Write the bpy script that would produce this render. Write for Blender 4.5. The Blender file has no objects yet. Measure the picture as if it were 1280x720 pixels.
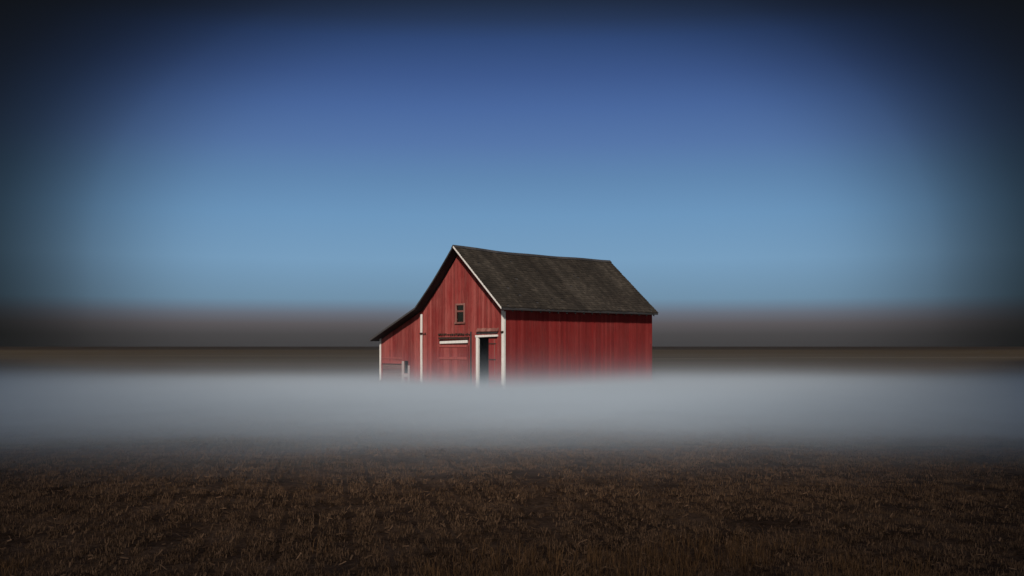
import bpy, math, random
import numpy as np
from mathutils import Vector, noise
R = math.radians
rnd = random.Random(11)
nr = np.random.default_rng(5)
S = bpy.context.scene
C = S.collection

# ------------------------------------------------------------------ render / view
S.render.engine = 'CYCLES'
S.view_settings.view_transform = 'Standard'
S.view_settings.look = 'None'
S.view_settings.exposure = 0.0
S.view_settings.gamma = 1
S.cycles.use_denoising = True
S.cycles.volume_bounces = 4
S.cycles.volume_step_rate = 1.0
S.cycles.volume_max_steps = 256
S.cycles.max_bounces = 6

# ------------------------------------------------------------------ node helper
class NT:
    def __init__(s, nt):
        s.nt = nt; nt.nodes.clear()
    def n(s, t, ins=None, **kw):
        nd = s.nt.nodes.new(t)
        for k, v in kw.items(): setattr(nd, k, v)
        for k, v in (ins or {}).items():
            if isinstance(v, bpy.types.NodeSocket): s.nt.links.new(v, nd.inputs[k])
            else: nd.inputs[k].default_value = v
        return nd
    def m(s, op, a, b=0.0, c=0.0, clamp=False):
        nd = s.nt.nodes.new('ShaderNodeMath'); nd.operation = op; nd.use_clamp = clamp
        for i, v in enumerate((a, b, c)):
            if isinstance(v, bpy.types.NodeSocket): s.nt.links.new(v, nd.inputs[i])
            else: nd.inputs[i].default_value = v
        return nd.outputs[0]
    def ramp(s, f, stops, interp='LINEAR'):
        nd = s.nt.nodes.new('ShaderNodeValToRGB'); cr = nd.color_ramp; cr.interpolation = interp
        while len(cr.elements) < len(stops): cr.elements.new(0.5)
        for e, (p, c) in zip(cr.elements, stops):
            e.position = p
            e.color = (c, c, c, 1) if isinstance(c, (int, float)) else (*c, 1)
        s.nt.links.new(f, nd.inputs[0]); return nd.outputs[0]
    def mix(s, f, a, b, mode='MIX'):
        nd = s.nt.nodes.new('ShaderNodeMix'); nd.data_type = 'RGBA'; nd.blend_type = mode
        for k, v in ((0, f), (6, a), (7, b)):
            if isinstance(v, bpy.types.NodeSocket): s.nt.links.new(v, nd.inputs[k])
            elif k == 0: nd.inputs[0].default_value = v
            else: nd.inputs[k].default_value = (*v, 1)
        return nd.outputs[2]

def srgb(r, g, b):
    f = lambda v: v/255/12.92 if v/255 <= .04045 else ((v/255+.055)/1.055)**2.4
    return (f(r), f(g), f(b))

def mat(name):
    m = bpy.data.materials.new(name); m.use_nodes = True
    return m, NT(m.node_tree)

def finish(t, col, rough=0.9, bump=None, bs=0.4, bd=0.01, **ins):
    p = t.n('ShaderNodeBsdfPrincipled', {'Roughness': rough, 'Specular IOR Level': 0.25})
    if isinstance(col, bpy.types.NodeSocket): t.nt.links.new(col, p.inputs['Base Color'])
    else: p.inputs['Base Color'].default_value = (*col, 1)
    for k, v in ins.items(): p.inputs[k.replace('_', ' ')].default_value = v
    if bump is not None:
        b = t.n('ShaderNodeBump', {'Strength': bs, 'Distance': bd, 'Height': bump})
        t.nt.links.new(b.outputs[0], p.inputs['Normal'])
    t.n('ShaderNodeOutputMaterial', {'Surface': p.outputs[0]})
    return p

def wood(name, base, worn, dark, amount=0.5, stretch=(1, 1, .06), scale=9, rvar=.35, islands=True):
    """painted / bare weathered boards: grain runs along the squeezed axis"""
    m, t = mat(name)
    tc = t.n('ShaderNodeTexCoord').outputs['Object']
    geo = t.n('ShaderNodeNewGeometry').outputs['Random Per Island']
    mp = t.n('ShaderNodeMapping', {'Vector': tc, 'Scale': stretch})
    if islands:
        off = t.n('ShaderNodeCombineXYZ', {'X': t.m('MULTIPLY', geo, 37), 'Y': t.m('MULTIPLY', geo, 91), 'Z': t.m('MULTIPLY', geo, 53)})
        vec = t.n('ShaderNodeVectorMath', {0: mp.outputs[0], 1: off.outputs[0]}, operation='ADD').outputs[0]
    else: vec = mp.outputs[0]
    g = t.n('ShaderNodeTexNoise', {'Vector': vec, 'Scale': scale, 'Detail': 8, 'Roughness': .65}).outputs[0]
    g2 = t.n('ShaderNodeTexNoise', {'Vector': vec, 'Scale': scale*5, 'Detail': 4, 'Roughness': .6}).outputs[0]
    big = t.n('ShaderNodeTexNoise', {'Vector': tc, 'Scale': .9, 'Detail': 5}).outputs[0]
    w = t.m('ADD', t.m('MULTIPLY', g, .6), t.m('MULTIPLY', big, .4))
    wf = t.ramp(w, [(.5-.12*amount, 0), (.62, amount)])
    c = t.mix(wf, base, worn)
    if islands: c = t.mix(t.ramp(geo, [(.90, 0), (.93, .6*amount)]), c, worn)
    df = t.ramp(g2, [(.3, .75), (.48, 0)])
    c = t.mix(df, c, dark)
    br = t.m('MULTIPLY_ADD', geo, rvar, 1-rvar/2)
    c = t.mix(1.0, c, t.n('ShaderNodeCombineColor', {0: br, 1: br, 2: br}).outputs[0], 'MULTIPLY')
    finish(t, c, .88, g2, .5, .006)
    return m

M = {}
M['red'] = wood('barn_red_boards', (.225, .025, .021), (.30, .080, .064), (.08, .011, .010), .7, rvar=.42)
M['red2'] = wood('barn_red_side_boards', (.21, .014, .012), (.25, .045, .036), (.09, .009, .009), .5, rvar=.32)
M['white'] = wood('white_trim_paint', (.74, .67, .60), (.52, .46, .40), (.35, .30, .26), .35, rvar=.1)
M['dark'] = wood('dark_timber', (.035, .032, .032), (.07, .06, .055), (.012, .012, .012), .6)
M['inner'] = wood('bare_inner_timber', (.05, .038, .028), (.08, .06, .045), (.02, .015, .01), .6)
M['grey'] = wood('bare_grey_planks', (.14, .045, .036), (.17, .10, .08), (.04, .02, .017), .6, stretch=(.06, .06, 1))
M['faded'] = wood('faded_red_trim', (.17, .05, .038), (.28, .14, .11), (.07, .03, .025), .7)
M['hatch'] = wood('rough_white_trim', (.42, .34, .31), (.3, .2, .18), (.12, .09, .08), .8)

m, t = mat('rusty_iron'); tc = t.n('ShaderNodeTexCoord').outputs['Object']
g = t.n('ShaderNodeTexNoise', {'Vector': tc, 'Scale': 20, 'Detail': 5}).outputs[0]
finish(t, t.ramp(g, [(.35, (.02, .015, .012)), (.7, (.07, .03, .018))]), .7, g, .3, .004); M['iron'] = m

m, t = mat('window_glass')
p = finish(t, (.5, .55, .5), .06); p.inputs['Transmission Weight'].default_value = 1; p.inputs['IOR'].default_value = 1.45
p.inputs['Specular IOR Level'].default_value = .5; M['glass'] = m

# roof shingles
m, t = mat('weathered_wood_shingles')
tc = t.n('ShaderNodeTexCoord').outputs['Object']
geo = t.n('ShaderNodeNewGeometry').outputs['Random Per Island']
big = t.n('ShaderNodeTexNoise', {'Vector': tc, 'Scale': .55, 'Detail': 6, 'Roughness': .62}).outputs[0]
st = t.n('ShaderNodeTexNoise', {'Vector': t.n('ShaderNodeMapping', {'Vector': tc, 'Scale': (.12, 1.6, .12)}).outputs[0], 'Scale': 1.1, 'Detail': 5, 'Roughness': .6}).outputs[0]
gr = t.n('ShaderNodeTexNoise', {'Vector': tc, 'Scale': 30, 'Detail': 6, 'Roughness': .7}).outputs[0]
w = t.m('ADD', t.m('MULTIPLY', big, .5), t.m('MULTIPLY', st, .5))
c = t.ramp(w, [(.38, (.019, .0135, .009)), (.50, (.031, .023, .016)), (.62, (.052, .040, .029))])
k = t.m('ADD', t.m('MULTIPLY', t.m('POWER', geo, 2.0), .6), t.m('MULTIPLY', gr, .8))
k = t.m('ADD', k, .35)
c = t.mix(1.0, c, t.n('ShaderNodeCombineColor', {0: k, 1: k, 2: k}).outputs[0], 'MULTIPLY')
finish(t, c, .95, gr, .6, .01); M['shingle'] = m

# field soil
m, t = mat('field_soil')
tc = t.n('ShaderNodeTexCoord').outputs['Object']
xyz = t.n('ShaderNodeSeparateXYZ', {0: tc})
n1 = t.n('ShaderNodeTexNoise', {'Vector': tc, 'Scale': 1.2, 'Detail': 8, 'Roughness': .65}).outputs[0]
n2 = t.n('ShaderNodeTexNoise', {'Vector': tc, 'Scale': 14, 'Detail': 6, 'Roughness': .7}).outputs[0]
n3 = t.n('ShaderNodeTexNoise', {'Vector': t.n('ShaderNodeMapping', {'Vector': tc, 'Scale': (.25, 1, 1)}).outputs[0], 'Scale': .03, 'Detail': 6, 'Roughness': .6}).outputs[0]
soil = t.ramp(t.m('ADD', t.m('MULTIPLY', n1, .5), t.m('MULTIPLY', n2, .5)), [(.40, (.018, .0095, .005)), (.50, (.048, .027, .016)), (.62, (.105, .062, .038))])
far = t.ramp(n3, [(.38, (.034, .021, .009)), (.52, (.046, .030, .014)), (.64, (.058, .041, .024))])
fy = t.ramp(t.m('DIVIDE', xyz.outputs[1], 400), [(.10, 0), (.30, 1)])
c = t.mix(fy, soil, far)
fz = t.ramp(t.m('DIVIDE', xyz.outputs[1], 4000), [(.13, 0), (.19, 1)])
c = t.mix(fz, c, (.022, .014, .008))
finish(t, c, 1.0, n2, .8, .03, Specular_IOR_Level=.05); M['soil'] = m

def strawmat(name, a, b):
    m, t = mat(name)
    geo = t.n('ShaderNodeNewGeometry').outputs['Random Per Island']
    tc = t.n('ShaderNodeTexCoord').outputs['Object']
    pt = t.n('ShaderNodeTexNoise', {'Vector': tc, 'Scale': .8, 'Detail': 4}).outputs[0]
    f = t.m('ADD', t.m('MULTIPLY', t.m('POWER', geo, 1.6), .7), t.m('MULTIPLY', t.m('SUBTRACT', pt, .35), .8), clamp=True)
    finish(t, t.mix(f, a, b), .9, Specular_IOR_Level=.1)
    return m
M['straw'] = strawmat('dry_stubble_straw', (.060, .031, .016), (.27, .155, .088))
M['grass'] = strawmat('dry_grass_blades', (.065, .031, .013), (.26, .135, .060))

m, t = mat('track_earth'); tc = t.n('ShaderNodeTexCoord').outputs['Object']
g = t.n('ShaderNodeTexNoise', {'Vector': tc, 'Scale': .4, 'Detail': 6}).outputs[0]
finish(t, t.ramp(g, [(.35, (.07, .05, .035)), (.65, (.13, .10, .075))]), 1); M['track'] = m

m, t = mat('shade_deck_surface'); finish(t, (.8, .8, .82), 1.0); M['shade_deck'] = m  # plain pale surface of the added shade deck

# ------------------------------------------------------------------ mesh helpers
class MB:
    def __init__(s): s.v = []; s.f = []
    def hexa(s, pts):
        """8 points: bottom 4 (loop) then top 4"""
        b = len(s.v); s.v += [tuple(p) for p in pts]
        for q in ((3,2,1,0),(4,5,6,7),(0,1,5,4),(1,2,6,5),(2,3,7,6),(3,0,4,7)): s.f.append([b+i for i in q])
    def box(s, x0, x1, y0, y1, z0, z1):
        s.hexa([(x0,y0,z0),(x1,y0,z0),(x1,y1,z0),(x0,y1,z0),(x0,y0,z1),(x1,y0,z1),(x1,y1,z1),(x0,y1,z1)])
    def tube(s, a, b, r, n=10):
        a = Vector(a); b = Vector(b); d = (b-a).normalized()
        u = d.orthogonal().normalized(); w = d.cross(u); k = len(s.v)
        for p in (a, b):
            for i in range(n):
                q = p + (u*math.cos(i*2*math.pi/n) + w*math.sin(i*2*math.pi/n))*r
                s.v.append(tuple(q))
        for i in range(n):
            j = (i+1) % n; s.f.append([k+i, k+j, k+n+j, k+n+i])
        s.f.append([k+i for i in range(n)][::-1]); s.f.append([k+n+i for i in range(n)])
    def build(s, name, m, parent=None, bevel=0):
        me = bpy.data.meshes.new(name); me.from_pydata(s.v, [], s.f); me.update()
        import bmesh
        bm = bmesh.new(); bm.from_mesh(me); bmesh.ops.recalc_face_normals(bm, faces=bm.faces); bm.to_mesh(me); bm.free()
        me.materials.append(m)
        o = bpy.data.objects.new(name, me); C.objects.link(o); o.parent = parent
        if bevel:
            bv = o.modifiers.new('bevel', 'BEVEL'); bv.width = bevel; bv.segments = 1; bv.limit_method = 'ANGLE'
        return o

def tag(o, label=None, cat=None, group=None, kind=None):
    for k, v in (('label', label), ('category', cat), ('group', group), ('kind', kind)):
        if v: o[k] = v
    return o

# ================================================================== GROUND
def axis(lo, hi, near0, near1, step, grow=1.18):
    a = list(np.arange(near0, near1+1e-6, step))
    s = step; p = near1
    while p < hi: s *= grow; p += s; a.append(min(p, hi))
    s = step; p = near0
    while p > lo: s *= grow; p -= s; a.insert(0, max(p, lo))
    return a
xs = axis(-9000, 9000, -11, 11, .11); ys = axis(-3000, 12000, 5, 21, .08)
def gz(x, y):
    r = min(1, max(0, (y-2)/6)) if y < 8 else 1
    n = noise.noise(Vector((x*2.2, y*2.2, 0)))*.022 + noise.noise(Vector((x*6, y*6, 3)))*.016 + noise.noise(Vector((x*.35, y*.35, 7)))*.05
    d = math.hypot(x-1, y-53)
    far = max(0, 1-max(0, y-30)/60)
    k = min(1, max(.0, (d-8)/8)) * max(.0, far)
    return n*k
vs = [(x, y, gz(x, y) if (-70 < x < 70 and -10 < y < 95) else 0) for y in ys for x in xs]
nx = len(xs)
fs = [(j*nx+i, j*nx+i+1, (j+1)*nx+i+1, (j+1)*nx+i) for j in range(len(ys)-1) for i in range(nx-1)]
me = bpy.data.meshes.new('ground'); me.from_pydata(vs, [], fs); me.update(); me.materials.append(M['soil'])
for p in me.polygons: p.use_smooth = True
g = bpy.data.objects.new('ground', me); C.objects.link(g); tag(g, kind='structure')

tm = MB()
pts = [(11, 150), (24, 166), (45, 178), (80, 186), (130, 190)]
for (x0, y0), (x1, y1) in zip(pts, pts[1:]):
    b = len(tm.v); tm.v += [(x0, y0, .012), (x1, y1, .012), (x1, y1+3.2, .012), (x0, y0+3.2, .012)]; tm.f.append([b, b+1, b+2, b+3])
tag(tm.build('farm_track', M['track']), kind='structure')

# ---- stubble / clods / grass as fast numpy meshes
def blades(name, m, P, H, W, lean, seed):
    r = np.random.default_rng(seed); n = len(P)
    ang = r.uniform(0, math.pi, n); la = r.uniform(0, 2*math.pi, n); l = lean*H*r.uniform(.1, 1, n)
    dx = np.cos(ang)*W; dy = np.sin(ang)*W
    ox = np.cos(la)*l; oy = np.sin(la)*l
    V = np.zeros((n, 5, 3))
    V[:, 0] = P + np.c_[-dx, -dy, -.01*np.ones(n)]; V[:, 1] = P + np.c_[dx, dy, -.01*np.ones(n)]
    V[:, 2] = P + np.c_[dx*.8+ox*.35, dy*.8+oy*.35, H*.6]; V[:, 3] = P + np.c_[-dx*.8+ox*.35, -dy*.8+oy*.35, H*.6]
    V[:, 4] = P + np.c_[ox, oy, H*np.sqrt(np.clip(1-lean*.5, .2, 1))]
    base = (np.arange(n)*5)[:, None]
    F = [list(q) for q in (base+np.array([0, 1, 2, 3]))] + [list(q) for q in (base+np.array([3, 2, 4]))]
    me = bpy.data.meshes.new(name); me.from_pydata(V.reshape(-1, 3).tolist(), [], F); me.update(); me.materials.append(m)
    o = bpy.data.objects.new(name, me); C.objects.link(o); return o

def scatter(n, y0, y1, half0, slope, seed, power=1.0):
    r = np.random.default_rng(seed)
    y = y0 + (y1-y0)*r.random(n)**power
    x = (r.random(n)*2-1)*(half0+slope*y)
    return x, y
def clumpy(n, y0, y1, half0, slope, seed, per, spread, power=1.0, thr=-.15):
    x, y = scatter(n, y0, y1, half0, slope, seed, power)
    keep = [i for i in range(n) if noise.noise(Vector((x[i]*1.3, y[i]*.9, 5))) + .5*noise.noise(Vector((x[i]*4, y[i]*3, 9))) > thr]
    x = x[keep]; y = y[keep]; r = np.random.default_rng(seed+1)
    x = np.repeat(x, per) + r.normal(0, spread, len(x)*per); y = np.repeat(y, per) + r.normal(0, spread, len(y)*per)
    # drilled rows running away from the viewer, 0.36 m apart, broken up by jitter
    u = x*.985+y*.17; k = np.round(u/.36)*.36; u2 = k+(u-k)*.84
    x = x + (u2-u)*.985; y = y + (u2-u)*.17
    z = np.array([gz(a, b) for a, b in zip(x, y)])
    return np.c_[x, y, z], r
P, r = clumpy(50000, 6, 30, 2, .5, 1, 6, .035, 1.3, thr=-.35)
o = blades('stubble', M['straw'], P, r.uniform(.02, .075, len(P)), r.uniform(.0015, .004, len(P)), .9, 3)
tag(o, 'low brown crop stubble bristling across the near field', 'stubble', kind='stuff')
# broken straw lying on the soil
x, y = scatter(9000, 6, 30, 2, .5, 21, 1.3)
z = np.array([gz(a, b) for a, b in zip(x, y)])+.012
r = np.random.default_rng(22); n = len(x); an = r.uniform(0, math.pi, n); L = r.uniform(.02, .08, n); W = r.uniform(.003, .008, n)
V = np.zeros((n, 4, 3)); ca, sa = np.cos(an), np.sin(an); tl = r.normal(0, .015, n)
for i, (a, b) in enumerate(((-1, -1), (1, -1), (1, 1), (-1, 1))):
    V[:, i, 0] = x + ca*L/2*a - sa*W*b; V[:, i, 1] = y + sa*L/2*a + ca*W*b; V[:, i, 2] = z + tl*a + .004*b + .006
me = bpy.data.meshes.new('straw_litter'); me.from_pydata(V.reshape(-1, 3).tolist(), [], (np.arange(n*4).reshape(n, 4)).tolist()); me.update(); me.materials.append(M['straw'])
o = bpy.data.objects.new('straw_litter', me); C.objects.link(o)
tag(o, 'broken straw scattered flat on the dark soil between stubble', 'straw', kind='stuff')
# clods
cm = MB(); r = random.Random(4)
for _ in range(5200):
    y = 6+20*r.random()**1.3; x = (r.random()*2-1)*(2+.5*y); s = r.uniform(.012, .045)*(1 if r.random() < .93 else 1.5)
    z = gz(x, y); b = len(cm.v)
    for (a, c, d) in ((1,0,0),(0,1,0),(-1,0,0),(0,-1,0),(0,0,1),(0,0,-1)):
        q = s*r.uniform(.7, 1.3); cm.v.append((x+a*q+r.uniform(-.3,.3)*s, y+c*q+r.uniform(-.3,.3)*s, z+d*q*.7))
    for (a, c) in ((0,1),(1,2),(2,3),(3,0)): cm.f += [[b+a, b+c, b+4], [b+c, b+a, b+5]]
tag(cm.build('soil_clods', M['soil']), 'lumps of dark turned soil lying among the stubble', 'soil clods', kind='stuff')
# taller dry grass at the near edge, denser towards the right
x, y = scatter(5200, 5, 10.6, 2.5, .5, 41)
r = np.random.default_rng(42)
keep = [i for i in range(len(x)) if noise.noise(Vector((x[i]*.8, y[i]*.8, 2))) + (.25 if -.8 < x[i] < 3.2 else -.22) - max(0, y[i]-9.3)*.35 > -.02]
x, y = x[keep], y[keep]
x = np.repeat(x, 6)+r.normal(0, .035, len(x)*6); y = np.repeat(y, 6)+r.normal(0, .035, len(y)*6)
P = np.c_[x, y, [gz(a, b) for a, b in zip(x, y)]]
o = blades('dry_grass', M['grass'], P, r.uniform(.07, .30, len(P))*np.clip(1.1-.1*np.abs(P[:,0]-1), .4, 1), r.uniform(.0015, .003, len(P)), .8, 43)
tag(o, 'taller wispy dry grass along the nearest edge of the field', 'grass', kind='stuff')

# ================================================================== BARN
barn = bpy.data.objects.new('barn', None); C.objects.link(barn)
barn.location = (-.37, 48, 0); barn.rotation_euler = (0, 0, R(-47))
tag(barn, 'weathered red wooden barn with lean-to, white corner boards and dark shingled roof', 'barn')
# local axes: +X = towards the side wall, -Y = out of the front gable, +Y = along the barn
W, L, LT = 6.10, 10.66, 9.65
RX = -3.08
def ridge(y):
    q = max(-.5, min(11, y))
    return 6.84 - .15*math.sin(min(1, (q+.5)/5)*math.pi/2) + .035*max(0, (q-5)/6) + .012*math.sin(q*1.7)
EX, EZ = .35, 3.78
def rise(y): return .012*math.sin(y*.9+1)
def prof(x, y=0):
    """roof top height at local x"""
    if x >= RX: return ridge(y) + (EZ+rise(y)-ridge(y))*(x-RX)/(EX-RX)
    if x >= -6.05:
        k = (RX-x)/(RX+6.05)
        return ridge(y) + (3.95-ridge(y))*k - .10*math.sin(k*math.pi)
    return 3.95 + (2.37-3.95)*(-6.05-x)/(9.95-6.05) + .02*math.sin(y)
RT = .15   # roof build-up under the top

def boards(mb, p, u0, u1, top, holes=(), width=.19, gap=.006, th=.025, depth=0, jit=.006, z0=.02, rr=None, vary=.25, splits=0):
    """vertical boards on a plane: p(u, d, z) -> local point; d = distance outward"""
    rr = rr or rnd
    cuts = {u0, u1}
    for h in holes: cuts |= {h[0], h[1]}
    cuts = sorted(cuts)
    for a, b in zip(cuts, cuts[1:]):
        n = max(1, round((b-a)/width)); e = [a+(b-a)*i/n for i in range(n+1)]
        for i in range(1, n): e[i] += rr.uniform(-vary, vary)*(b-a)/n
        for q0, q1 in zip(e, e[1:]):
            c0, c1 = q0+gap/2, q1-gap/2; mid = (q0+q1)/2
            zs = [(z0, None)]
            for h in holes:
                if h[0]-1e-4 <= q0 and q1 <= h[1]+1e-4:
                    nz = []
                    for lo, hi in zs:
                        if h[2] > lo+.02: nz.append((lo, h[2]))
                        nz.append((h[3], hi))
                    zs = nz
            d0 = depth + rr.uniform(-jit, jit); d1 = d0+th
            for lo, hi in zs:
                seg = [(lo, hi)]
                if splits and rr.random() < splits:
                    zz = rr.uniform(1.0, 2.9)
                    if zz > lo+.3 and zz < (hi or 3.2)-.3: seg = [(lo, zz-.002), (zz+.002, hi)]
                for lo2, hi2 in seg:
                    t0 = hi2 if hi2 is not None else top(c0); t1 = hi2 if hi2 is not None else top(c1)
                    s0 = lo2 + (rr.uniform(-.02, .02) if lo2 == z0 else 0)
                    mb.hexa([p(c0,d1,s0), p(c1,d1,s0), p(c1,d0,s0), p(c0,d0,s0), p(c0,d1,t0), p(c1,d1,t1), p(c1,d0,t1), p(c0,d0,t0)])
pf = lambda u, d, z: (u, -d, z)            # front gable plane y=0
pb = lambda u, d, z: (u, L+d, z)           # rear
ps = lambda u, d, z: (d, u, z)             # side wall x=0 (u = y)
pl = lambda u, d, z: (-LT-d, u, z)         # lean-to outer side
topf = lambda u: prof(u, 0)-RT
topb = lambda u: prof(u, L)-RT

ENT = (-1.74, -.44, .0, 2.42)
WIN = (-3.36, -2.82, 3.18, 3.98)
HAT = (-7.55, -7.24, .62, 1.26)
STA = (-9.46, -7.76, .0, 1.10)
fh = [ENT, WIN]
mb = MB(); boards(mb, pf, -W, 0, topf, fh, width=.13, splits=.12, jit=.008); fw = mb.build('gable_wall', M['red'], barn)
mb = MB(); boards(mb, pf, -W, 0, topf, fh, width=.9, gap=-.004, th=.02, depth=-.04, jit=0); mb.build('inner_lining', M['inner'], fw)
mb = MB(); boards(mb, pf, -LT, -W-.004, topf, [HAT, STA], width=.2, splits=.2); lw = mb.build('lean_to_wall', M['red'], barn)
mb = MB(); boards(mb, pf, -LT, -W-.004, topf, [HAT, STA], width=.9, gap=-.004, th=.02, depth=-.04, jit=0); mb.build('inner_lining', M['inner'], lw)
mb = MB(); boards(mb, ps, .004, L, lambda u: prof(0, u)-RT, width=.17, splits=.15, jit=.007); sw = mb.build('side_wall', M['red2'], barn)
tag(sw, 'long red side wall of plain vertical boards under the eave')
mb = MB(); boards(mb, ps, .03, L-.03, lambda u: prof(0, u)-RT, width=.9, gap=-.004, th=.02, depth=-.04, jit=0); mb.build('inner_lining', M['inner'], sw)
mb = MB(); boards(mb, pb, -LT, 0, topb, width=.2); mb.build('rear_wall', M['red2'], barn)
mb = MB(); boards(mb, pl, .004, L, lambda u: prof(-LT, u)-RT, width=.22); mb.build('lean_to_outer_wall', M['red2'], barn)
# inner partition between nave and lean-to, earth floor, foundation
mb = MB(); boards(mb, lambda u, d, z: (-W+.12-d, u, z), .1, L-.1, lambda u: prof(-W, u)-RT-.1, width=.3); mb.build('partition', M['inner'], barn)
mb = MB(); mb.box(-LT+.05, -.05, .05, L-.05, .012, .03); mb.build('earth_floor', M['soil'], barn)
mb = MB(); mb.box(-LT-.01, .01, -.012, .14, -.05, .045); mb.box(-.14, .012, .14, L, -.05, .045); mb.build('sill_beam', M['dark'], barn)

# roof ---------------------------------------------------------------
def slab(mb, x0, x1, nseg, y0=-.48, y1=L+.12, th=.07, drop=.03):
    ny = 24; xsn = [x0+(x1-x0)*i/nseg for i in range(nseg+1)]
    for i in range(nseg):
        for j in range(ny):
            ya, yb = y0+(y1-y0)*j/ny, y0+(y1-y0)*(j+1)/ny; a, b = xsn[i], xsn[i+1]
            q = [(a, ya), (b, ya), (b, yb), (a, yb)]
            mb.hexa([(x, y, prof(x, y)-drop-th) for x, y in q] + [(x, y, prof(x, y)-drop) for x, y in q])
mb = MB(); slab(mb, RX, EX-.01, 1); slab(mb, -6.05, RX, 6); slab(mb, -9.93, -6.05, 1)
roof = mb.build('roof', M['dark'], barn); tag(roof, 'sagging dark roof with a lean-to slope')
# delete internal faces is unnecessary: flush cells share only hidden walls
sh = MB(); rs = random.Random(8)
def shingle_slope(xa, xb):
    """from upper xa to lower xb"""
    # arc length table
    N = 60; tbl = [0]; X = [xa+(xb-xa)*i/N for i in range(N+1)]
    for i in range(N): tbl.append(tbl[-1]+math.hypot(X[i+1]-X[i], prof(X[i+1], 4)-prof(X[i], 4)))
    def at(s):
        s = max(0, min(tbl[-1], s))
        for i in range(N):
            if tbl[i+1] >= s: return X[i]+(X[i+1]-X[i])*(s-tbl[i])/(tbl[i+1]-tbl[i]+1e-9)
        return xb
    ex = .165; n = int(tbl[-1]/ex)+1
    for c in range(n):
        s0, s1 = c*ex-.05, (c+1)*ex
        if s1 > tbl[-1]: s1 = tbl[-1]
        y = -.50+rs.uniform(-.01, .01)
        while y < L+.13:
            w = rs.uniform(.09, .24); y2 = min(y+w, L+.14)
            if y2-y < .03: break
            if rs.random() > .012:
                l = s1 + rs.uniform(-.018, .018); l = min(l, tbl[-1]+.015)
                x0, x1 = at(s0), at(min(l, tbl[-1]))
                if x1 == xb or l > tbl[-1]: x1 = xb + math.copysign(max(0, l-tbl[-1])*.7, xb-xa)
                up = rs.uniform(.016, .034); g = .003
                pts = []
                for dz in (-.025, 0):
                    for (xx, yy, e) in ((x0, y+g, 0), (x0, y2-g, 0), (x1, y2-g, 1), (x1, y+g, 1)):
                        pts.append((xx, yy, prof(xx, yy) + dz + (up if e else -.006)))
                sh.hexa(pts)
            y = y2
shingle_slope(RX, EX); shingle_slope(RX, -6.05); shingle_slope(-6.05, -9.95)
sho = sh.build('shingles', M['shingle'], roof); tag(sho, 'weathered brown wooden shingles in rows')
mb = MB(); ny = 16
for j in range(ny):
    ya, yb = -.51+(L+.66)*j/ny, -.51+(L+.66)*(j+1)/ny
    for sx in (1, -1):
        q = [(RX, ya), (RX+sx*.13, ya), (RX+sx*.13, yb), (RX, yb)]
        mb.hexa([(x, y, prof(x, y)+.03) for x, y in q]+[(x, y, prof(x, y)+.052) for x, y in q])
mb.build('ridge_cap', M['dark'], roof)
def rake(mb, xa, xb, y0, y1, h0, h1, n=6):
    for i in range(n):
        a, b = xa+(xb-xa)*i/n, xa+(xb-xa)*(i+1)/n
        if a > b: a, b = b, a
        mb.hexa([(x, y, prof(x, -.45)+h0) for x, y in ((a,y0),(b,y0),(b,y1),(a,y1))]+[(x, y, prof(x, -.45)+h1) for x, y in ((a,y0),(b,y0),(b,y1),(a,y1))])
mb = MB(); rake(mb, RX+.02, EX, -.515, -.483, -.075, .012, 1); o = mb.build('rake_board', M['white'], roof); tag(o, 'white painted rake board on the right slope')
mb = MB(); rake(mb, -6.05, RX-.003, -.515, -.483, -.085, .008, 6); rake(mb, -9.93, -6.053, -.515, -.483, -.085, .008, 1); o = mb.build('rake_board', M['dark'], roof); tag(o, 'bare dark rake board on the left slope')
mb = MB(); mb.box(EX-.035, EX-.008, -.47, L+.1, EZ-.11, EZ-.045); mb.build('eave_fascia', M['dark'], roof)
# rafter tails under the eave and lookouts under the front rake
mb = MB(); y = .25
while y < L:
    mb = MB(); mb.hexa([(x, yy, prof(x, yy)-z) for z in (.22, .105) for x, yy in ((.03, y), (EX-.04, y), (EX-.04, y+.06), (.03, y+.06))]); y += .6
    mb.build('rafter_tail', M['dark'], roof)

# trim ---------------------------------------------------------------
def corner(x0, x1, top, y=-.06, name='corner_board', lab=None, side=None):
    mb = MB(); cuts = [0, 1.35+rnd.uniform(-.2, .2), 2.6, top]
    for a, b in zip(cuts, cuts[1:]):
        j = rnd.uniform(-.004, .004)
        mb.box(x0+j, x1+j, y, -.034, a+.002, b)
    if side:
        mb.box(.036, .062, -.034, side, .002, top-.05)
    return tag(mb.build(name, M['white'], barn, .004), lab)
corner(-.115, .055, 3.66, lab='wide white corner board beside the doorway', side=.05)
corner(-6.185, -6.03, 3.62, lab='white corner board where the lean-to begins')
corner(-LT-.03, -LT+.10, 2.33, lab='thin pale corner board at the low end of the lean-to')
def bracket(x, z, arm):
    mb = MB(); mb.tube((x-.07, -.1, z), (x+.07, -.1, z), .035); mb.tube((x, -.06, z-.05), (x, -.11, z), .022)
    mb.box(x-.09, x+.09, -.075, -.061, z-.045, z+.045)
    if arm: mb.tube((x+.06, -.1, z), (x+arm, -.06, z-.02), .016); mb.tube((x+arm, -.1, z+.05), (x+arm, -.05, z-.06), .02)
    mb.build('iron_bracket', M['iron'], barn)
bracket(-.05, 2.67, 0); bracket(-6.1, 2.65, .35)

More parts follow.
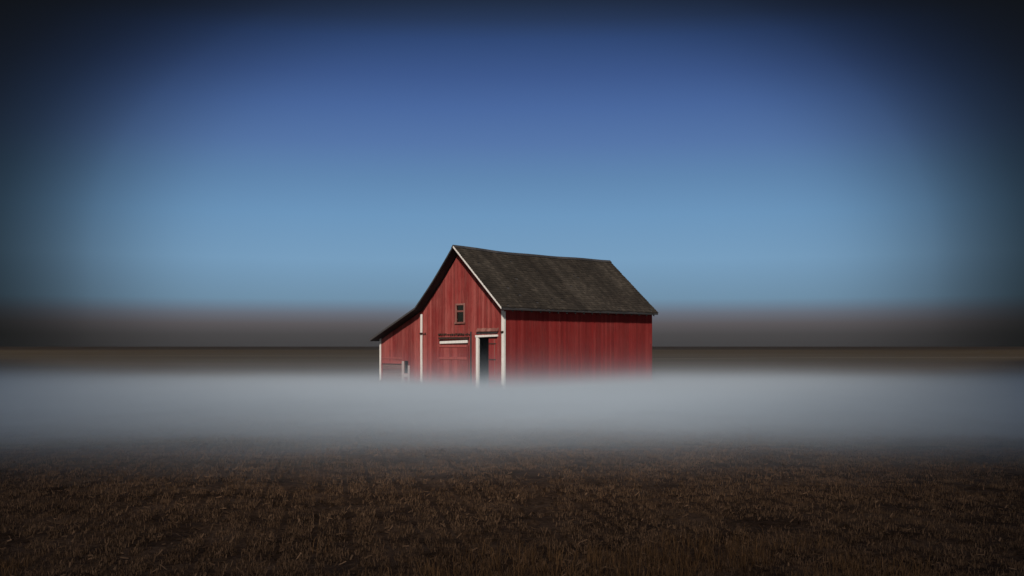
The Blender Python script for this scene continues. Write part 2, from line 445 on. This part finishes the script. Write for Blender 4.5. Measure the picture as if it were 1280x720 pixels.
# upper window
mb = MB()
mb.box(-3.45, -3.35, -.055, -.03, 3.12, 4.08); mb.box(-2.83, -2.73, -.055, -.03, 3.12, 4.08)
mb.box(-3.35, -2.83, -.053, -.03, 3.99, 4.07); mb.box(-3.48, -2.70, -.085, -.03, 3.09, 3.17)
wf = mb.build('window', M['faded'], barn, .004)
mb = MB(); mb.box(-3.35, -2.83, -.03, .02, 3.66, 3.745)
tag(mb.build('sash', M['faded'], wf), 'sash bar across the upper half')
mb = MB(); mb.box(-3.35, -2.83, .0, .006, 3.18, 3.66); mb.build('pane', M['glass'], wf)
mb = MB(); mb.box(-3.35, -2.83, -.004, .002, 3.745, 3.99); mb.build('pane', M['glass'], wf)

# big sliding door, left
mb = MB(); boards(mb, pf, -4.74, -2.43, lambda u: 2.08, width=.21, depth=.05, z0=.06, jit=.004, th=.025)
sd = mb.build('sliding_door', M['red'], barn); tag(sd, 'wide closed red sliding door')
mb = MB()
for z in (.15, 1.36, 1.96): mb.box(-4.70, -2.47, -.098, -.08, z, z+.12)
mb.box(-4.73, -4.62, -.1, -.082, .08, 2.07); mb.box(-2.55, -2.44, -.1, -.082, .08, 2.07)
mb.build('door_rail', M['red'], sd, .003)
mb = MB(); mb.hexa([(-4.55,-.13,2.13),(-2.49,-.13,2.165),(-2.49,-.05,2.165),(-4.55,-.05,2.13),(-4.55,-.13,2.25),(-2.49,-.13,2.30),(-2.49,-.05,2.30),(-4.55,-.05,2.25)])
tag(mb.build('door_header', M['white'], barn, .004), 'white header board above the sliding door')
mb = MB(); mb.box(-4.62, -2.40, -.15, -.125, 2.36, 2.44); mb.box(-4.62, -2.40, -.125, -.04, 2.425, 2.45); mb.build('door_track', M['iron'], barn)
mb = MB(); x = -4.74
while x < -2.36:
    w = rnd.uniform(.06, .16); mb.box(x, x+w, -.075, -.03, 2.55+rnd.uniform(-.015, .015), 2.61+rnd.uniform(-.02, .03)); x += w+rnd.uniform(.03, .1)
mb.build('track_bracket_row', M['iron'], barn)
mb = MB(); mb.box(-2.33, -2.25, -.06, -.028, .04, 2.70); mb.build('batten', M['dark'], barn)
mb = MB(); mb.box(-2.16, -2.06, -.055, -.028, .04, 2.56); mb.build('batten', M['red'], barn)

# entry doorway, right
mb = MB(); mb.box(-1.90, -1.735, -.07, .03, .0, 2.42); mb.hexa([(-1.95,-.075,2.423),(-.36,-.075,2.46),(-.36,.03,2.46),(-1.95,.03,2.423),(-1.95,-.075,2.53),(-.36,-.075,2.55),(-.36,.03,2.55),(-1.95,.03,2.53)])
df = mb.build('doorway_frame', M['white'], barn, .004); tag(df, 'white frame round the open doorway')
mb = MB(); boards(mb, pf, -1.03, -.44, lambda u: 2.36, width=.15, depth=.0, z0=.05, th=.03, jit=.003)
dl = mb.build('door', M['red2'], barn); tag(dl, 'narrow red door leaf half covering the open doorway')
for z in (.35, 1.36, 2.1):
    mb = MB(); mb.box(-1.0, -.5, -.05, -.034, z, z+.05); mb.build('hinge', M['iron'], dl)
mb = MB(); mb.box(-.62, -.585, -.046, -.033, .06, 2.34); mb.build('door_batten', M['faded'], dl)
mb = MB(); x = -1.85
while x < -.35:
    w = rnd.uniform(.08, .2); mb.hexa([(x,-.11,2.70),(x+w,-.11,2.70),(x+w,-.03,2.72),(x,-.03,2.72),(x,-.09,2.76),(x+w,-.09,2.76),(x+w,-.03,2.86+rnd.uniform(-.03,.02)),(x,-.03,2.86)]); x += w+.006
mb.build('drip_board', M['faded'], barn)
mb = MB(); mb.box(-1.9, -.4, -.06, -.03, 2.60, 2.66); mb.build('door_track', M['dark'], barn)

# lean-to openings
mb = MB(); z = .06
while z < 1.02:
    h = rnd.uniform(.13, .17); mb.box(-9.45, -7.77, .005+rnd.uniform(-.004,.004), .03, z, z+h-.01); z += h
tag(mb.build('plank_infill', M['grey'], barn), 'bare grey horizontal planks closing the lean-to opening')
mb = MB(); mb.box(-9.52, -7.74, -.055, -.03, 1.10, 1.22); mb.box(-9.52, -7.74, -.05, -.03, 1.36, 1.42); mb.build('cross_rail', M['red'], barn, .004)
mb = MB(); mb.box(-7.73, -7.55, -.06, -.03, .03, 1.24); mb.box(-7.22, -7.08, -.06, -.03, .03, 1.02); mb.box(-7.55, -7.22, -.058, -.03, .42, .60)
tag(mb.build('hatch_frame', M['hatch'], barn, .004), 'rough pale frame of a small dark hatch')

# dry weeds against the foot of the walls
r = np.random.default_rng(77); PT = []
ca, sa = math.cos(R(-47)), math.sin(R(-47))
for k in range(420):
    if r.random() < .5: lx, ly = r.uniform(-LT-.4, .3), -abs(r.normal(.12, .2))-.08
    else: lx, ly = abs(r.normal(.12, .2))+.08, r.uniform(-.2, L+.3)
    if -1.9 < lx < -.4 and ly > -.5 and ly < 0: continue
    for q in range(7): PT.append((-.37+ca*lx-sa*ly+r.normal(0, .04), 48+sa*lx+ca*ly+r.normal(0, .04), 0))
PT = np.array(PT); o = blades('weeds', M['grass'], PT, r.uniform(.08, .42, len(PT)), r.uniform(.003, .007, len(PT)), .7, 78)
tag(o, 'dry weeds growing along the foot of the red barn walls', 'weeds', kind='stuff')

# ================================================================== FOG (a low bank lying on the field)
FX, FY0, FY1, FH = 140, 9, 100, 2.4
me = bpy.data.meshes.new('fog_bank')
me.from_pydata([(x, y, z) for z in (-.4, FH) for x, y in ((-FX, FY0), (FX, FY0), (FX, FY1), (-FX, FY1))], [], [(3,2,1,0),(4,5,6,7),(0,1,5,4),(1,2,6,5),(2,3,7,6),(3,0,4,7)])
me.update()
fog = bpy.data.objects.new('fog_bank', me); C.objects.link(fog)
m, t = mat('fog_vapour')
tc = t.n('ShaderNodeTexCoord').outputs['Object']; xyz = t.n('ShaderNodeSeparateXYZ', {0: tc})
wob = t.n('ShaderNodeTexNoise', {'Vector': t.n('ShaderNodeMapping', {'Vector': tc, 'Scale': (.35, 1, 1)}).outputs[0], 'Scale': .12, 'Detail': 2}).outputs[0]
yy = t.m('ADD', xyz.outputs[1], t.m('MULTIPLY_ADD', wob, 5, -2.5))
fy = t.m('MULTIPLY', t.n('ShaderNodeMapRange', {'Value': yy, 'From Min': 13.5, 'From Max': 26}, interpolation_type='SMOOTHSTEP').outputs[0],
         t.n('ShaderNodeMapRange', {'Value': yy, 'From Min': 70, 'From Max': 24}, interpolation_type='SMOOTHSTEP').outputs[0])
wis = t.n('ShaderNodeTexNoise', {'Vector': t.n('ShaderNodeMapping', {'Vector': tc, 'Scale': (.12, .5, .5)}).outputs[0], 'Scale': .6, 'Detail': 3}).outputs[0]
hh = t.m('MULTIPLY_ADD', wis, 1.0, -.06)
fz = t.m('EXPONENT', t.m('MULTIPLY', t.m('POWER', t.m('DIVIDE', t.m('MAXIMUM', xyz.outputs[2], 0), hh), 1.7), -1))
tail = t.m('EXPONENT', t.m('MULTIPLY', t.m('POWER', t.m('DIVIDE', t.m('MAXIMUM', xyz.outputs[2], 0), 1.05), 2.0), -1))
fz = t.m('MULTIPLY_ADD', tail, .07, fz)
dn = t.m('MULTIPLY', t.m('MULTIPLY', fy, fz), t.m('MULTIPLY_ADD', wob, .9, .55))
dn = t.m('MULTIPLY', dn, .36)
pv = t.n('ShaderNodeVolumePrincipled', {'Color': (.82, .92, 1.0, 1), 'Density': dn, 'Anisotropy': 0.0})
t.n('ShaderNodeOutputMaterial', {'Volume': pv.outputs[0]})
m.cycles.volume_step_rate = .12
me.materials.append(m)
tag(fog, 'low pale grey fog bank lying on the field and hiding the foot of the barn', 'fog', kind='stuff')

# ================================================================== SUN, added shade deck behind the viewer, SKY
SEL = R(38); hx, hy = -.25, -.97; q = math.hypot(hx, hy); hx /= q; hy /= q
tosun = Vector((hx*math.cos(SEL), hy*math.cos(SEL), math.sin(SEL)))
sl = bpy.data.lights.new('sun', 'SUN'); sl.energy = 3.9; sl.angle = R(3.0); sl.color = (1, .955, .90)
so = bpy.data.objects.new('sun', sl); C.objects.link(so); so.rotation_euler = tosun.to_track_quat('Z', 'Y').to_euler(); so.location = tosun*60

# added unseen deck shading near field and flanks; gap shaped to light the barn
CH = 150; sh_off = Vector((hx, hy))*(CH/math.tan(SEL))
gx = np.array(axis(-450, 450, -30, 30, 1.5, 1.12)); gy = np.array(axis(-70, 580, 5, 84, 1.5, 1.12))
def thick(x, y):
    n = noise.noise(Vector((x*.012, y*.012, 1)))*.9 + noise.noise(Vector((x*.035, y*.035, 4)))*.45 + noise.noise(Vector((x*.09, y*.09, 8)))*.2
    d = math.hypot(x/(1.0+max(0, y)*.375+max(0, y-60)*.3), min(0, y-44)/37)        # the gap
    gap = (d-1)*(11 if d > 1 else 30)
    edge = min(x+450, 450-x, y+70)*.25
    return min(gap + n*2.0, edge + n*8, 12+n*9)
vid = {}; V = []; F = []
T = {(i, j): thick(x, y) for i, x in enumerate(gx) for j, y in enumerate(gy)}
def addv(i, j, top):
    k = (i, j, top)
    if k not in vid:
        tt = max(0, T[(i, j)]); x, y = gx[i]+sh_off.x, gy[j]+sh_off.y
        z = CH + (tt*.22 if top else -tt*.3)
        if tt <= 0:
            k2 = (i, j, 'e')
            if k2 in vid: vid[k] = vid[k2]; return vid[k]
            vid[k2] = len(V)
        vid[k] = len(V); V.append((x, y, z))
    return vid[k]
for i in range(len(gx)-1):
    for j in range(len(gy)-1):
        c4 = ((i, j), (i+1, j), (i+1, j+1), (i, j+1))
        if max(T[c] for c in c4) <= 0: continue
        F.append([addv(*c, True) for c in c4]); F.append([addv(*c, False) for c in c4][::-1])
me = bpy.data.meshes.new('added_shade_deck'); me.from_pydata(V, [], F); me.update(); me.materials.append(M['shade_deck'])
for p in me.polygons: p.use_smooth = True
co = bpy.data.objects.new('added_shade_deck', me); C.objects.link(co)
tag(co, 'added unseen grey shading deck with a shaped gap, high behind the viewer, shading the near field', 'shade_deck', kind='stuff')

w = bpy.data.worlds.new('World'); S.world = w; w.use_nodes = True
t = NT(w.node_tree)
d = t.n('ShaderNodeTexCoord').outputs['Generated']; xyz = t.n('ShaderNodeSeparateXYZ', {0: d})
el = t.m('MULTIPLY', t.m('ARCSINE', xyz.outputs[2]), 180/math.pi)
az = t.m('MULTIPLY', t.m('ABSOLUTE', t.m('ARCTAN2', xyz.outputs[0], xyz.outputs[1])), 180/math.pi)
def e(py): return math.degrees(math.atan((433-py)/1300))/20
stops = [(433, (62,60,61)), (418, (72,70,71)), (405, (90,86,89)), (392, (102,108,120)), (374, (111,143,168)), (325, (118,157,190)), (270, (107,149,188)),
         (225, (95,134,176)), (180, (84,117,168)), (135, (72,103,158)), (95, (60,88,142)), (50, (47,73,122)), (25, (39,59,96)), (-15, (26,39,58))]
elr = t.ramp(t.m('DIVIDE', el, 20), [(max(0, e(p)), srgb(*c)) for p, c in stops], 'LINEAR')
# the glow of the clear sky fades to the sides, sooner high up
azs = t.m('DIVIDE', az, 26.2); els = t.m('DIVIDE', t.m('MAXIMUM', t.m('SUBTRACT', el, 5), 0), 18)
rr_ = t.m('SQRT', t.m('ADD', t.m('MULTIPLY', azs, azs), t.m('MULTIPLY', els, els)))
fall = t.ramp(t.m('DIVIDE', rr_, 2), [(0, 1), (.22, 1), (.30, .95), (.355, .84), (.42, .47), (.46, .26), (.50, (.12, .13, .13)), (.55, (.05, .053, .05)), (.62, (.015, .015, .012)), (1, .01)], 'B_SPLINE')
c = t.mix(1.0, elr, fall, 'MULTIPLY')
c = t.mix(1.0, c, (.0048, .0052, .0050), 'ADD')
sky = t.n('ShaderNodeTexSky', sky_type='NISHITA', sun_disc=False, sun_elevation=SEL, sun_rotation=math.atan2(hx, hy), altitude=300, dust_density=.6)
sc = t.mix(1.0, sky.outputs[0], (.046, .047, .049), 'MULTIPLY')
up = t.ramp(t.m('DIVIDE', el, 90), [(.23, 0), (.45, 1)])
bk = t.ramp(t.m('DIVIDE', az, 180), [(.22, 0), (.5, 1)])
f = t.m('MAXIMUM', up, bk)
c = t.mix(f, c, sc)
bg = t.n('ShaderNodeBackground', {'Color': c, 'Strength': 1.0})
t.n('ShaderNodeOutputWorld', {'Surface': bg.outputs[0]})

cd = bpy.data.cameras.new('camera'); cam = bpy.data.objects.new('camera', cd); C.objects.link(cam)
cam.location = (0, 0, 2); cam.rotation_euler = (R(90), 0, 0)
cd.sensor_width = 36; cd.lens = 36*1300/1280; cd.shift_y = 73/1280; cd.clip_end = 30000; cd.clip_start = .1
S.camera = cam
